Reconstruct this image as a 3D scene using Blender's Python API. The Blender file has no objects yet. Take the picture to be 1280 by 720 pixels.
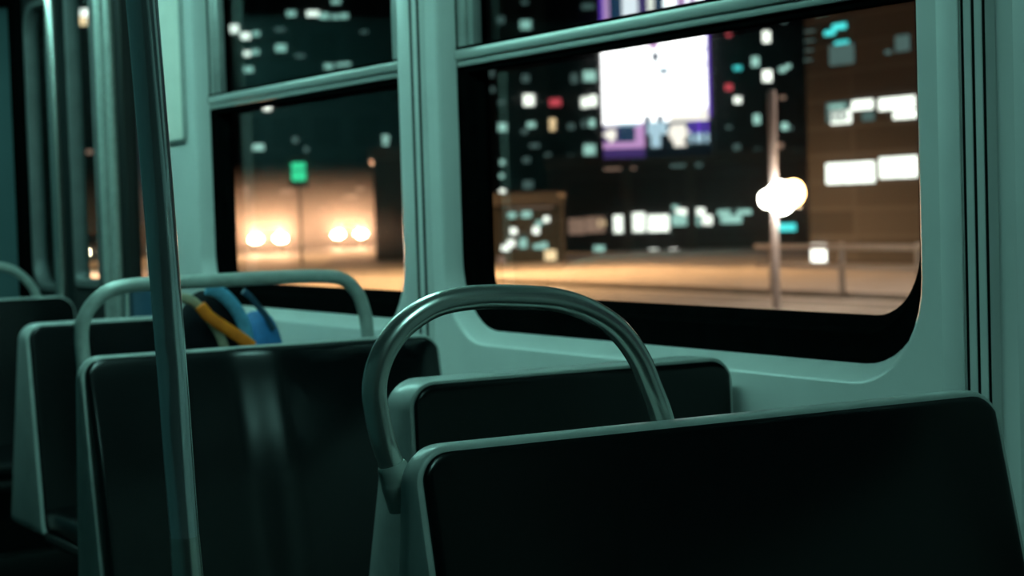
import bpy, bmesh, math, random
from mathutils import Vector, Matrix, noise
random.seed(4)
SC = bpy.context.scene
COL = SC.collection
PI = math.pi

# ------------------------------------------------------------------ camera
# bus axes: X to the window wall, Y along the bus, Z up; bus floor at z = 0
FPX = 2297.76
ROT = Matrix(((0.867, 0.049, -0.497), (-0.498, 0.023, -0.867), (-0.031, 0.999, 0.044)))
EYE = Vector((0, 0, 1.17))
def _ortho(m):
    r = Vector((m[0][0], m[1][0], m[2][0])).normalized()
    u = Vector((m[0][1], m[1][1], m[2][1]))
    u = (u - r * u.dot(r)).normalized()
    b = r.cross(u)
    return Matrix(((r.x, u.x, b.x), (r.y, u.y, b.y), (r.z, u.z, b.z)))
ROT = _ortho(ROT)
def ray(px, py):
    return (ROT @ Vector((px - 640, 360 - py, -FPX))).normalized()
def on_x(px, py, X):
    r = ray(px, py); return EYE + r * (X / r.x)
def on_y(px, py, Y):
    r = ray(px, py); return EYE + r * (Y / r.y)

cd = bpy.data.cameras.new('camera')
cam = bpy.data.objects.new('camera', cd); COL.objects.link(cam)
cam.matrix_world = Matrix.Translation(EYE) @ ROT.to_4x4()
cd.sensor_width = 36.0; cd.lens = FPX / 1280 * 36.0
cd.clip_start = 0.05; cd.clip_end = 2000
cd.dof.use_dof = True; cd.dof.focus_distance = 2.3; cd.dof.aperture_fstop = 6.3
SC.camera = cam

# ------------------------------------------------------------------ materials
def nd(nt, t, **kw):
    n = nt.nodes.new(t)
    for k, v in kw.items(): setattr(n, k, v)
    return n
def mat(name, col, rough=0.5, metal=0.0, var=0.12, scale=8.0, bump=0.0, spec=0.5, coat=0.0, stretch=None, rvar=0.0):
    m = bpy.data.materials.new(name); m.use_nodes = True
    nt = m.node_tree; b = nt.nodes['Principled BSDF']
    tc = nd(nt, 'ShaderNodeTexCoord'); mp = nd(nt, 'ShaderNodeMapping')
    if stretch: mp.inputs['Scale'].default_value = stretch
    nz = nd(nt, 'ShaderNodeTexNoise'); nz.inputs['Scale'].default_value = scale; nz.inputs['Detail'].default_value = 4
    nt.links.new(tc.outputs['Object'], mp.inputs['Vector']); nt.links.new(mp.outputs['Vector'], nz.inputs['Vector'])
    cr = nd(nt, 'ShaderNodeValToRGB')
    cr.color_ramp.elements[0].position = .3; cr.color_ramp.elements[1].position = .7
    cr.color_ramp.elements[0].color = tuple(c * (1 - var) for c in col) + (1,)
    cr.color_ramp.elements[1].color = tuple(min(1, c * (1 + var)) for c in col) + (1,)
    nt.links.new(nz.outputs['Fac'], cr.inputs['Fac']); nt.links.new(cr.outputs['Color'], b.inputs['Base Color'])
    b.inputs['Roughness'].default_value = rough; b.inputs['Metallic'].default_value = metal
    b.inputs['Specular IOR Level'].default_value = spec
    b.inputs['Coat Weight'].default_value = coat
    if rvar:
        mr = nd(nt, 'ShaderNodeMapRange'); mr.inputs['To Min'].default_value = max(.02, rough - rvar); mr.inputs['To Max'].default_value = rough + rvar
        nt.links.new(nz.outputs['Fac'], mr.inputs['Value']); nt.links.new(mr.outputs['Result'], b.inputs['Roughness'])
    if bump:
        bp = nd(nt, 'ShaderNodeBump'); bp.inputs['Strength'].default_value = bump; bp.inputs['Distance'].default_value = .01
        nt.links.new(nz.outputs['Fac'], bp.inputs['Height']); nt.links.new(bp.outputs['Normal'], b.inputs['Normal'])
    return m
def emit(name, col, s, var=0.25, scale=1.5):
    m = bpy.data.materials.new(name); m.use_nodes = True
    nt = m.node_tree; nt.nodes.clear()
    o = nd(nt, 'ShaderNodeOutputMaterial'); e = nd(nt, 'ShaderNodeEmission')
    tc = nd(nt, 'ShaderNodeTexCoord'); nz = nd(nt, 'ShaderNodeTexNoise'); nz.inputs['Scale'].default_value = scale
    mr = nd(nt, 'ShaderNodeMapRange'); mr.inputs['To Min'].default_value = s * (1 - var); mr.inputs['To Max'].default_value = s * (1 + var)
    nt.links.new(tc.outputs['Object'], nz.inputs['Vector']); nt.links.new(nz.outputs['Fac'], mr.inputs['Value'])
    nt.links.new(mr.outputs['Result'], e.inputs['Strength']); e.inputs['Color'].default_value = col + (1,)
    nt.links.new(e.outputs[0], o.inputs['Surface'])
    return m
def glass(name, tint, refl):
    m = bpy.data.materials.new(name); m.use_nodes = True
    nt = m.node_tree; nt.nodes.clear()
    o = nd(nt, 'ShaderNodeOutputMaterial'); mx = nd(nt, 'ShaderNodeMixShader')
    t = nd(nt, 'ShaderNodeBsdfTransparent'); g = nd(nt, 'ShaderNodeBsdfGlossy'); g.inputs['Roughness'].default_value = .04
    t.inputs['Color'].default_value = tint + (1,)
    fr = nd(nt, 'ShaderNodeFresnel'); fr.inputs['IOR'].default_value = 1.25
    ml = nd(nt, 'ShaderNodeMath', operation='MULTIPLY'); ml.inputs[1].default_value = refl
    nt.links.new(fr.outputs[0], ml.inputs[0]); nt.links.new(ml.outputs[0], mx.inputs[0])
    nt.links.new(t.outputs[0], mx.inputs[1]); nt.links.new(g.outputs[0], mx.inputs[2]); nt.links.new(mx.outputs[0], o.inputs['Surface'])
    return m
def facade(name, col, cell, dark, rough=.8):
    """painted wall with a grid of dark unlit glazing (brick texture, object space)"""
    m = bpy.data.materials.new(name); m.use_nodes = True
    nt = m.node_tree; b = nt.nodes['Principled BSDF']
    tc = nd(nt, 'ShaderNodeTexCoord'); sep = nd(nt, 'ShaderNodeSeparateXYZ'); cmb = nd(nt, 'ShaderNodeCombineXYZ')
    nt.links.new(tc.outputs['Object'], sep.inputs[0])
    nt.links.new(sep.outputs['X'], cmb.inputs['X']); nt.links.new(sep.outputs['Z'], cmb.inputs['Y'])
    br = nd(nt, 'ShaderNodeTexBrick'); br.offset = 0; br.inputs['Scale'].default_value = 1
    br.inputs['Brick Width'].default_value = cell[0]; br.inputs['Row Height'].default_value = cell[1]; br.inputs['Mortar Size'].default_value = cell[2]
    br.inputs['Color1'].default_value = dark + (1,); br.inputs['Color2'].default_value = tuple(d * .5 for d in dark) + (1,)
    br.inputs['Mortar'].default_value = col + (1,)
    nt.links.new(cmb.outputs[0], br.inputs['Vector']); nt.links.new(br.outputs['Color'], b.inputs['Base Color'])
    b.inputs['Roughness'].default_value = rough
    return m

PANEL = mat('painted_panel', (.60, .62, .60), .30, var=.06, scale=5, rvar=.06)
PANEL_DARK = mat('bulkhead_panel', (.08, .15, .16), .5, var=.08, scale=4)
SHELL = mat('seat_shell_plastic', (.42, .45, .43), .33, var=.10, scale=30, rvar=.08)
CUSH = mat('seat_vinyl', (.0015, .003, .0035), .25, var=.3, scale=60, bump=.006, spec=.33, rvar=.02)
RUBBER = mat('black_rubber', (.0022, .0026, .0026), .9, var=.3, scale=40, spec=.0)
GROOVE = mat('groove_rubber', (.004, .006, .006), .8, var=.2, scale=40, spec=.05)
ALU = mat('brushed_aluminium', (.50, .52, .50), .36, metal=.55, var=.10, scale=18, stretch=(1, .05, 1), rvar=.08)
STEEL = mat('satin_steel_tube', (.62, .64, .61), .25, metal=.92, var=.07, scale=14, stretch=(1, 1, .12), rvar=.05)
PAINTED_RAIL = mat('grey_enamel_tube', (.40, .44, .41), .36, metal=.25, var=.12, scale=40, rvar=.08)
CHROME = mat('polished_steel_pole', (.74, .79, .82), .17, metal=.85, var=.06, scale=30, stretch=(1, 1, .02), rvar=.06)
PEDESTAL = mat('seat_base_black', (.008, .010, .010), .6, var=.2, spec=.2)
FLOOR = mat('ribbed_floor', (.010, .012, .012), .7, var=.3, scale=20)
CEIL = mat('ceiling_panel', (.34, .36, .36), .5, var=.05)
COVER = mat('cover_plate_lightened', (.72, .74, .72), .40, var=.05)  # lighter than the side panels to paint in how light catches the plate
DOOR = mat('door_leaf_paint', (.010, .013, .013), .6, var=.15, scale=12)
DOORTRIM = mat('door_rubber_grey', (.11, .12, .118), .45, var=.15, scale=12)
PAPER = mat('notice_card', (.80, .78, .70), .55, var=.05, scale=14)
BLUE = mat('blue_nylon', (.015, .14, .36), .7, var=.2, scale=40, bump=.1)
LBLUE = mat('light_blue_webbing', (.10, .34, .52), .6, var=.2, scale=60)
NAVY = mat('navy_nylon', (.003, .004, .006), .8, var=.3, scale=40, bump=.1, spec=.08)
YELL = mat('yellow_webbing', (1.0, .20, .004), .6, var=.15, scale=50)
BEIGE = mat('beige_webbing', (.36, .32, .22), .7, var=.15, scale=50)
NAVYPANEL = mat('dark_blue_panel', (.02, .07, .12), .45, var=.2, scale=10)
GLASS_LO = glass('clear_window_glass', (.93, .95, .94), .22)
GLASS_UP = glass('tinted_window_glass', (.80, .88, .87), .22)
GLASS_DOOR = glass('door_glass', (.85, .9, .9), .08)
TUBE = emit('fluorescent_diffuser', (.40, 1.0, .88), 25.0, var=.08)

# ------------------------------------------------------------------ object helpers
def tag(o, label=None, cat=None, group=None, kind=None):
    if label: o['label'] = label
    if cat: o['category'] = cat
    if group: o['group'] = group
    if kind: o['kind'] = kind
    return o
def empty(name, loc, label=None, cat=None, group=None, kind=None, rz=0):
    o = bpy.data.objects.new(name, None); COL.objects.link(o)
    o.location = loc; o.rotation_euler = (0, 0, rz); o.empty_display_size = .1
    return tag(o, label, cat, group, kind)
def link(name, bm, m, parent=None, smooth=True, local=False):
    """bm holds world coordinates unless local; mesh is re-based onto its parent"""
    me = bpy.data.meshes.new(name)
    bmesh.ops.recalc_face_normals(bm, faces=bm.faces[:])
    o = bpy.data.objects.new(name, me); COL.objects.link(o)
    if parent:
        o.parent = parent
        if not local:
            chain = Matrix.Identity(4); p = parent
            while p:
                chain = (Matrix.Translation(p.location) @ p.rotation_euler.to_matrix().to_4x4()) @ chain; p = p.parent
            bmesh.ops.transform(bm, matrix=chain.inverted(), verts=bm.verts[:])
    bm.to_mesh(me); bm.free()
    ms = m if isinstance(m, (list, tuple)) else [m]
    for x in ms: me.materials.append(x)
    if smooth:
        for p in me.polygons: p.use_smooth = True
        me.set_sharp_from_angle(angle=math.radians(38))
    return o
def structure(name, bm, m, parent=None, **kw):
    o = link(name, bm, m, parent, **kw)
    if not parent: o['kind'] = 'structure'
    return o
def add_box(bm, lo, hi, bev=0.0, seg=2, mi=0, M=None):
    n0 = set(bm.faces)
    r = bmesh.ops.create_cube(bm, size=1)
    c = [(lo[i] + hi[i]) / 2 for i in range(3)]; s = [hi[i] - lo[i] for i in range(3)]
    for v in r['verts']: v.co = Vector((c[0] + v.co.x * s[0], c[1] + v.co.y * s[1], c[2] + v.co.z * s[2]))
    vs = r['verts']
    if bev:
        es = list({e for v in vs for e in v.link_edges})
        rb = bmesh.ops.bevel(bm, geom=es, offset=bev, segments=seg, affect='EDGES', profile=.5)
    fs = [f for f in bm.faces if f not in n0]
    for f in fs: f.material_index = mi
    if M:
        bmesh.ops.transform(bm, matrix=M, verts=list({v for f in fs for v in f.verts}))
    return fs
def box(lo, hi, bev=0.0, seg=2):
    bm = bmesh.new(); add_box(bm, lo, hi, bev, seg); return bm
def smooth_path(pts, n=8):
    pts = [Vector(p) for p in pts]; out = []
    for i in range(len(pts) - 1):
        p0 = pts[i - 1] if i else pts[0] * 2 - pts[1]
        p1, p2 = pts[i], pts[i + 1]
        p3 = pts[i + 2] if i + 2 < len(pts) else pts[-1] * 2 - pts[-2]
        for k in range(n):
            t = k / n
            out.append(.5 * ((2 * p1) + (p2 - p0) * t + (2 * p0 - 5 * p1 + 4 * p2 - p3) * t * t + (3 * p1 - p0 - 3 * p2 + p3) * t ** 3))
    out.append(pts[-1]); return out
def add_tube(bm, pts, r, seg=18, flat=None, up=Vector((0, 1, 0))):
    """swept tube; flat=(a,b) gives an elliptical/strap section; r may be a list"""
    rings = []
    for i, p in enumerate(pts):
        t = (pts[min(i + 1, len(pts) - 1)] - pts[max(i - 1, 0)]).normalized()
        a = up - t * up.dot(t)
        if a.length < .05: a = Vector((1, 0, 0)) - t * t.x
        a.normalize(); b = t.cross(a)
        rr = r[i] if isinstance(r, (list, tuple)) else r
        ra, rb = (flat if flat else (rr, rr))
        rings.append([bm.verts.new(p + a * ra * math.cos(2 * PI * k / seg) + b * rb * math.sin(2 * PI * k / seg)) for k in range(seg)])
    for A, B in zip(rings, rings[1:]):
        for k in range(seg): bm.faces.new((A[k], A[(k + 1) % seg], B[(k + 1) % seg], B[k]))
    bm.faces.new(rings[0]); bm.faces.new(rings[-1])
def tube(pts, r, **kw):
    bm = bmesh.new(); add_tube(bm, [Vector(p) for p in pts], r, **kw); return bm
def rrect(a0, a1, b0, b1, r, seg=10):
    """rounded rectangle, r = radii for corners (a0b0, a1b0, a1b1, a0b1)"""
    if not isinstance(r, (list, tuple)): r = (r,) * 4
    out = []
    for (ca, cb, st), q in zip(((a0, b0, 180), (a1, b0, 270), (a1, b1, 0), (a0, b1, 90)), r):
        q = max(q, .0005)
        oa = ca + (q if ca == a0 else -q); ob = cb + (q if cb == b0 else -q)
        for k in range(seg + 1):
            t = math.radians(st + 90 * k / seg)
            out.append((oa + q * math.cos(t), ob + q * math.sin(t)))
    return out
def loop_verts(bm, pts): return [bm.verts.new(p) for p in pts]
def bridge(bm, A, B, mi=0):
    n = len(A); fs = []
    for k in range(n):
        f = bm.faces.new((A[k], A[(k + 1) % n], B[(k + 1) % n], B[k])); f.material_index = mi; fs.append(f)
    return fs

# ------------------------------------------------------------------ the window wall
WX = 1.90                                   # inner face of the side panels
#            near lip, far lip, lip bottom, lip top, lip radius, glass (near, far, bottom, top)
WINS = [dict(l=(2.08, 3.630, .871, 1.97), g=(2.170, 3.552, .9765, 1.93)),
        dict(l=(3.815, 5.172, .880, 1.97), g=(3.88, 5.100, .9735, 1.93)),
        dict(l=(.36, 1.66, .871, 1.97), g=(.45, 1.59, .9765, 1.93))]
LIPR = (.17, .17, .12, .12)
def inset_loop(w, i, x, bot=None, rr=None):
    y0, y1, z0, z1 = w['l']; far = i if i < .011 else .011 + (i - .011) * .2
    b = .030 if bot is None else bot
    r = [max(.02, q - i * .5) for q in (rr or LIPR)]
    return [(x, p[0], p[1]) for p in rrect(y0 + i, y1 - far, z0 + b * (i / .035 if i else 0), z1 - i, r)]
bm = bmesh.new()
outer = [(WX, -2.4, 0), (WX, 5.64, 0), (WX, 5.64, 2.22), (WX, -2.4, 2.22)]
def fill(bm, x, holes):
    vo = [bm.verts.new((x, p[1], p[2])) for p in outer]
    edges = [bm.edges.new((vo[i], vo[(i + 1) % 4])) for i in range(4)]
    for h in holes:
        n = len(h); edges += [bm.edges.get((h[i], h[(i + 1) % n])) or bm.edges.new((h[i], h[(i + 1) % n])) for i in range(n)]
    bmesh.ops.triangle_fill(bm, edges=edges, use_beauty=True)
    return vo
first, last = [], []
for w in WINS:
    rows = [(0, 0), (.004, .0012), (.0075, .0045), (.010, .009)]      # rolled lip, then the sloping reveal
    loops = [loop_verts(bm, inset_loop(w, i, WX + d)) for i, d in rows]
    loops.append(loop_verts(bm, inset_loop(w, .035, 1.945)))
    loops.append(loop_verts(bm, inset_loop(w, .036, 2.0)))
    first.append(loops[0]); last.append(loops[-1])
    for a, b in zip(loops, loops[1:]): bridge(bm, a, b)
va = fill(bm, WX, first); vb = fill(bm, 2.0, last)
for i in range(4): bm.faces.new((va[i], va[(i + 1) % 4], vb[(i + 1) % 4], vb[i]))
structure('wall_right', bm, PANEL)

def make_window(n, w):
    gy0, gy1, gz0, gz1 = w['g']
    root = empty('window_%d' % n, (1.96, (gy0 + gy1) / 2, gz0 - .08), kind='structure')
    bm = bmesh.new()
    gl = lambda i, x: [(x, p[0], p[1]) for p in rrect(gy0 - i, gy1 + i, gz0 - i, gz1 + i, [max(.015, q + i) for q in (.11, .05, .07, .07)])]
    L = [loop_verts(bm, p) for p in (inset_loop(w, .0352, 1.9452), inset_loop(w, .040, 1.948),
         gl(.028, 1.952), gl(.024, 1.957), gl(.020, 1.968), gl(.004, 1.974), gl(0, 1.980), gl(.001, 1.992), inset_loop(w, .040, 1.998), inset_loop(w, .0352, 1.996))]
    for a, b in zip(L, L[1:]): bridge(bm, a, b)
    bridge(bm, L[-1], L[0])
    link('gasket', bm, RUBBER, root)
    # lower pane and the tinted hopper pane above the sash bar
    for nm, z0, z1, x, m, rr in (('lower_pane', gz0 - .002, 1.49, 1.986, GLASS_LO, (.11, .05, .002, .002)), ('upper_pane', 1.49, gz1 + .002, 1.978, GLASS_UP, (.002, .002, .07, .07))):
        bm = bmesh.new()
        lo = loop_verts(bm, [(x, p[0], p[1]) for p in rrect(gy0 - .001, gy1 + .001, z0, z1, rr)])
        hi = loop_verts(bm, [(x + .005, p[0], p[1]) for p in rrect(gy0 - .001, gy1 + .001, z0, z1, rr)])
        bm.faces.new(lo); bm.faces.new(hi); bridge(bm, lo, hi)
        link(nm, bm, m, root, smooth=False)
    # hopper sash: bottom bar of two steps, side jambs, black seals
    y0, y1 = w['l'][0] + .055, w['l'][1] - .022
    bm = bmesh.new(); add_box(bm, (1.935, y0, 1.497), (1.975, y1, 1.519), .004); add_box(bm, (1.942, y0, 1.482), (1.975, y1, 1.4975), .003)
    link('sash_bar', bm, ALU, root)
    bm = bmesh.new(); add_box(bm, (1.938, y0 + .01, 1.5185), (1.974, y1 - .004, 1.5255), .002); add_box(bm, (1.950, y0 + .01, 1.468), (1.976, y1 - .01, 1.4825), .002)
    link('sash_seal', bm, RUBBER, root)
    for s in (0, 1):
        ja, jb = (y1 - .068, y1 + .004) if s else (y0 - .002, y0 + .07)
        bm = bmesh.new(); add_box(bm, (1.947, ja, 1.519), (1.972, jb, 1.925), .004)
        add_box(bm, (1.940, ja + .02, 1.519), (1.95, jb - .03, 1.925), .003)
        link('sash_jamb', bm, ALU, root)
for i, w in enumerate(WINS): make_window(i + 1, w)

# pillar joint strips: raised cover strip with black rubber grooves
def joint(n, y0, cover=None, pitch=.0215, grooves=3, gw=.0075):
    """y0 = far edge of the first groove, going towards the camera"""
    root = None
    ye = y0 - (grooves - 1) * pitch - gw
    prof = [(WX - .0005, y0 + .010), (WX - .006, y0 + .004)]
    for k in range(grooves):
        a = y0 - k * pitch
        prof += [(WX - .0095, a + .0005), (WX - .0095, a), (WX - .001, a - .0012), (WX - .001, a - gw + .0012), (WX - .0095, a - gw), (WX - .0100, a - gw - .0005)]
    prof += [(WX - .006, ye - .004), (WX - .0005, ye - .010)]
    bm = bmesh.new()
    A = [bm.verts.new((x, y, .30)) for x, y in prof]; B = [bm.verts.new((x, y, 2.20)) for x, y in prof]
    for i in range(len(prof) - 1):
        f = bm.faces.new((A[i], A[i + 1], B[i + 1], B[i]))
    bm.faces.new((A[0], B[0], B[-1], A[-1])); bm.faces.new(A); bm.faces.new(B)
    o = structure('trim_%d' % n, bm, PANEL)
    bm = bmesh.new()
    for k in range(grooves):
        a = y0 - k * pitch
        add_box(bm, (WX - .0082, a - gw + .0004, .30), (WX - .0004, a - .0004, 2.199))
    structure('rubber_insert', bm, GROOVE, o, smooth=False)
joint(1, 1.982)
joint(2, 3.735, pitch=.036, grooves=2, gw=.015)
joint(3, 5.53, pitch=.036, grooves=2, gw=.015)
# plain cover plate on the near pillar, between window and grooves
structure('trim_4', box((WX - .005, 1.992, .30), (WX - .0002, 2.037, 2.2), .002), COVER)
structure('trim_5', box((WX - .004, 3.745, .30), (WX - .0002, 3.805, 2.2), .002), PANEL)
structure('trim_6', box((WX - .004, 1.66, .30), (WX - .0002, 1.885, 2.2), .002), PANEL)

# rest of the shell
structure('floor', box((-.75, -2.4, -.06), (2.03, 7.35, 0)), FLOOR, smooth=False)
structure('ceiling', box((-.75, -2.4, 2.22), (2.03, 7.35, 2.28)), CEIL, smooth=False)
structure('wall_left', box((-.75, -2.4, 0), (-.69, 7.35, 2.22)), PANEL_DARK, smooth=False)
structure('wall_back', box((-.69, -2.4, 0), (1.90, -2.34, 2.22)), PANEL_DARK, smooth=False)
bm = bmesh.new(); add_box(bm, (-.69, 7.15, 0), (1.898, 7.21, 2.0), .004)
structure('wall_front', bm, PANEL_DARK)
structure('trim_7', box((-.69, 7.10, 2.0), (2.03, 7.20, 2.22), .01), RUBBER)
root = empty('window_4', (1.93, 5.74, .9), kind='structure')
link('pane', box((1.928, 5.645, .95), (1.933, 5.832, 2.09)), GLASS_LO, root, smooth=False)
structure('trim_8', box((1.91, 5.645, 0), (1.95, 5.832, .95), .006), RUBBER)
structure('trim_9', box((1.885, 5.645, 2.09), (2.03, 7.15, 2.22), .006), RUBBER)
structure('trim_10', box((1.885, 7.02, 0), (2.03, 7.15, 2.09), .006), RUBBER)
# ceiling cove above the windows
bm = bmesh.new()
P = [(WX, 2.02), (WX - .03, 2.03), (WX - .17, 2.17), (WX - .20, 2.219), (WX, 2.219)]
A = [bm.verts.new((x, -2.33, z)) for x, z in P]; B = [bm.verts.new((x, 5.63, z)) for x, z in P]
bridge(bm, A, B); bm.faces.new(A); bm.faces.new(B)
structure('trim_11', bm, CEIL)

# ------------------------------------------------------------------ folding door by the front
def door_leaf(n, y0, y1, gy0, gy1, gz0, gz1, gr, post):
    root = empty('door_%d' % n, (1.92, (y0 + y1) / 2, 0.02), kind='structure')
    bm = bmesh.new()
    hole = lambda x, i=0: [(x, p[0], p[1]) for p in rrect(gy0 + i, gy1 - i, gz0 + i, gz1 - i, gr)]
    def sheet(x):
        vo = [bm.verts.new((x, a, b)) for a, b in ((y0, .02), (y1, .02), (y1, 2.085), (y0, 2.085))]
        e = [bm.edges.new((vo[i], vo[(i + 1) % 4])) for i in range(4)]
        h = loop_verts(bm, hole(x)); e += [bm.edges.new((h[i], h[(i + 1) % len(h)])) for i in range(len(h))]
        bmesh.ops.triangle_fill(bm, edges=e, use_beauty=True)
        return vo, h
    a, ha = sheet(1.905); b, hb = sheet(1.945)
    bridge(bm, ha, hb); bridge(bm, a, b)
    link('leaf_panel', bm, DOOR, root)
    bm = bmesh.new()
    L = [loop_verts(bm, p) for p in (hole(1.906, -.012), hole(1.893, -.008), hole(1.893, .012), hole(1.906, .018), hole(1.94, .018), hole(1.94, -.001))]
    for p, q in zip(L, L[1:]): bridge(bm, p, q)
    link('window_rubber', bm, DOORTRIM, root)
    bm = bmesh.new()
    p, q = loop_verts(bm, hole(1.925, .01)), loop_verts(bm, hole(1.930, .01))
    bm.faces.new(p); bm.faces.new(q); bridge(bm, p, q)
    link('door_glass', bm, GLASS_DOOR, root, smooth=False)
    for py, r, m in post:
        pts = [(1.885, py, .55), (1.868, py, .58), (1.868, py, 2.0), (1.885, py, 2.03)]
        bm = tube([(1.903, py, .55), (1.878, py, .565), (1.868, py, .60), (1.868, py, 1.98), (1.878, py, 2.02), (1.903, py, 2.035)], r)
        link('door_rail', bm, m, root)
    return root
door_leaf(1, 5.835, 6.46, 6.125, 6.415, .945, 2.02, .03, [(5.935, .021, PAINTED_RAIL), (5.850, .016, PAINTED_RAIL)])
door_leaf(2, 6.470, 7.015, 6.60, 6.955, .92, 1.975, .10, [(6.500, .022, STEEL)])

# notice card beside the door
nt_ = empty('notice', (1.897, 5.34, 1.395), 'pale printed notice card on the side panel behind the pole', 'notice')
bm = bmesh.new()
a = [(p[0], p[1]) for p in rrect(5.233, 5.475, 1.395, 2.0, (.02, .02, .02, .02))]
A = loop_verts(bm, [(1.8995, p[0], p[1]) for p in a]); B = loop_verts(bm, [(1.889, p[0], p[1]) for p in a]); C = loop_verts(bm, [(1.889, 5.354 + (p[0] - 5.354) * .93, 1.70 + (p[1] - 1.70) * .98) for p in a])
bridge(bm, A, B); bridge(bm, B, C); bm.faces.new(A)
link('frame', bm, ALU, nt_)
bm = bmesh.new(); add_box(bm, (1.8885, 5.243, 1.403), (1.8905, 5.466, 1.992))
link('card', bm, PAPER, nt_)

# ------------------------------------------------------------------ seats
def back_outline(x0, x1, z0, z1, i, r): return rrect(x0 + i, x1 - i, z0 + (i if i < .02 else i), z1 - i, (.03, .03, max(.008, r - i), max(.008, r - i)), 8)
def make_seat(name, x0, x1, y, ztop, label, lean=.21, flare=.10, thick=.036, r=.045, rim=.016, group=None, rail=None, rail_mat=None, rail_r=.0165, sleeve=False, ridge=False):
    root = empty(name, ((x0 + x1) / 2, y - .2, 0), label, 'seat', group)
    zb = .33
    front = lambda z: y - lean * (ztop - z)
    back = lambda z: y + thick + flare * (ztop - z)
    bm = bmesh.new()
    def lp(i, f): return loop_verts(bm, [(a, f(b), b) for a, b in back_outline(x0, x1, zb, ztop, i, r)])
    L = [lp(rim + .012, lambda z: front(z) + .010), lp(rim, lambda z: front(z) + .002), lp(rim - .002, front), lp(.0045, front), lp(.0015, lambda z: front(z) + .0015), lp(0, lambda z: front(z) + .0055),
         lp(0, lambda z: back(z) - .012), lp(.004, lambda z: back(z) - .004), lp(.014, back)]
    bm.faces.new(L[0]); bm.faces.new(L[-1])
    for a, b in zip(L, L[1:]): bridge(bm, a, b)
    link('shell', bm, SHELL, root)
    # dark upholstered back pad, with bulge and ridge added on one seat to catch a lamp highlight
    bm = bmesh.new()
    ins = .0035; a0, a1, zlo, zhi = x0 + .0085, x1 - ins, zb + .005, ztop - ins; rc = max(.012, r - ins)
    def ztop_at(x):
        d = min(x - a0, a1 - x)
        return zhi if d >= rc else zhi - rc + math.sqrt(max(0, rc * rc - (rc - d) ** 2))
    e_ = [0, .002, .005, .009, .014, .020, .030]
    xs = [a0 + q for q in e_] + [a0 + .030 + (a1 - a0 - .060) * k / 60 for k in range(1, 60)] + [a1 - q for q in reversed(e_)]
    ts = [0, .002, .005, .009, .014, .020, .030]
    xc = (x0 + x1) / 2 + .012
    def sm(v): v = max(0, min(1, v)); return v * v * (3 - 2 * v)
    def soft(v):                                     # rounded tent
        hw = .105 if v < 0 else .33
        v = abs(v) * (.105 / hw); w = .012
        return .27 * .105 * sm((.105 - v) / .105) * .5 + .27 * .5 * max(0, .105 - math.sqrt(v * v + w * w))
    cols = []
    for x in xs:
        zt2 = ztop_at(x); H = zt2 - zlo
        zs = [zt2 - q for q in ts] + [zt2 - .030 - (H - .030) * k / 34 for k in range(1, 35)]
        col = []
        for z in zs:
            d = min(x - a0, a1 - x, zt2 - z)
            sdn = zhi - z
            bulge = (lambda f: BULGE[int(f)] * (1 - f % 1) + BULGE[int(f) + 1] * (f % 1))(min(328, max(0, sdn) / .002))
            bulge *= sm((a1 - x) / .06) if ridge else 0
            rid = soft(x - xc) if ridge else 0
            col.append(bm.verts.new((x, front(z) + .006 - .0085 * math.sqrt(max(0, 1 - (1 - min(1, d / .012)) ** 2)) - bulge - rid, z)))
        cols.append(col)
    for A, B in zip(cols, cols[1:]):
        for k in range(len(A) - 1): bm.faces.new((A[k], A[k + 1], B[k + 1], B[k]))
    bd = [v for v in bm.verts if v.is_boundary]
    be = [e for e in bm.edges if e.is_boundary]
    ex = bmesh.ops.extrude_edge_only(bm, edges=be)
    for v in [g for g in ex['geom'] if isinstance(g, bmesh.types.BMVert)]: v.co.y = front(v.co.z) + .012
    link('back_cushion', bm, CUSH, root)
    bm = box((x0 + .012, y - .57, .350), (x1 - .012, y - .06, .410), .02, 3)
    link('seat_cushion', bm, CUSH, root)
    bm = bmesh.new(); add_box(bm, (x0 + .004, y - .575, .318), (x1 - .004, y - .07, .352), .015); add_box(bm, (x0 + .12, y - .42, .10), (x1 - .10, y - .20, .32), .01); add_box(bm, (x0 + .06, y - .50, 0), (x1 - .06, y - .12, .10), .02)
    link('pedestal', bm, PEDESTAL, root)
    if rail:
        pts = smooth_path(rail, 8)
        link('grab_rail', tube(pts, rail_r, seg=20), rail_mat, root)
        if sleeve:
            q = pts[:17]
            bm = bmesh.new(); add_tube(bm, q, [.0205] * 10 + [.0195, .0195, .0192, .0188, .0184, .018, .0165], seg=20)
            add_box(bm, (q[0].x - .012, y + .030, q[0].z - .03), (q[0].x + .03, y + .072, q[0].z + .02), .006)
            link('rail_bracket', bm, PAINTED_RAIL, root)
    return root
GRP = 'moulded seats along the windows'
BULGE = [0]  # pad slope shaped so the highlight falls partway down the back
for k_ in range(330):
    q_ = k_ * .002; BULGE.append(BULGE[-1] + .002 * (.34 * math.exp(-q_ / .045) + .10 * math.exp(-((q_ - .12) / .11) ** 2)))
def rail_pts(px, Y, tail0=None, tail1=None):
    p = [on_y(a, b, Y) for a, b in px]
    if tail0: p = [Vector(tail0)] + p
    if tail1: p = p + [Vector(tail1)]
    return p
railA = [(507, 634), (498, 606), (489, 580), (478, 548), (471, 515), (468, 488), (473, 458), (487, 428), (510, 402), (545, 381), (590, 372), (640, 371), (695, 375), (738, 389), (772, 412), (797, 445), (813, 482), (828, 524)]
make_seat('bus_seat', .930, 1.832, 1.866, .898, 'nearest seat, dark back pad in a grey shell, with the steel hoop rail on it', rim=.009,
          rail=rail_pts(railA, 1.942, None, (1.352, 1.942, .80)), rail_mat=STEEL, rail_r=.0150, sleeve=True, lean=.24, flare=.12)
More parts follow.
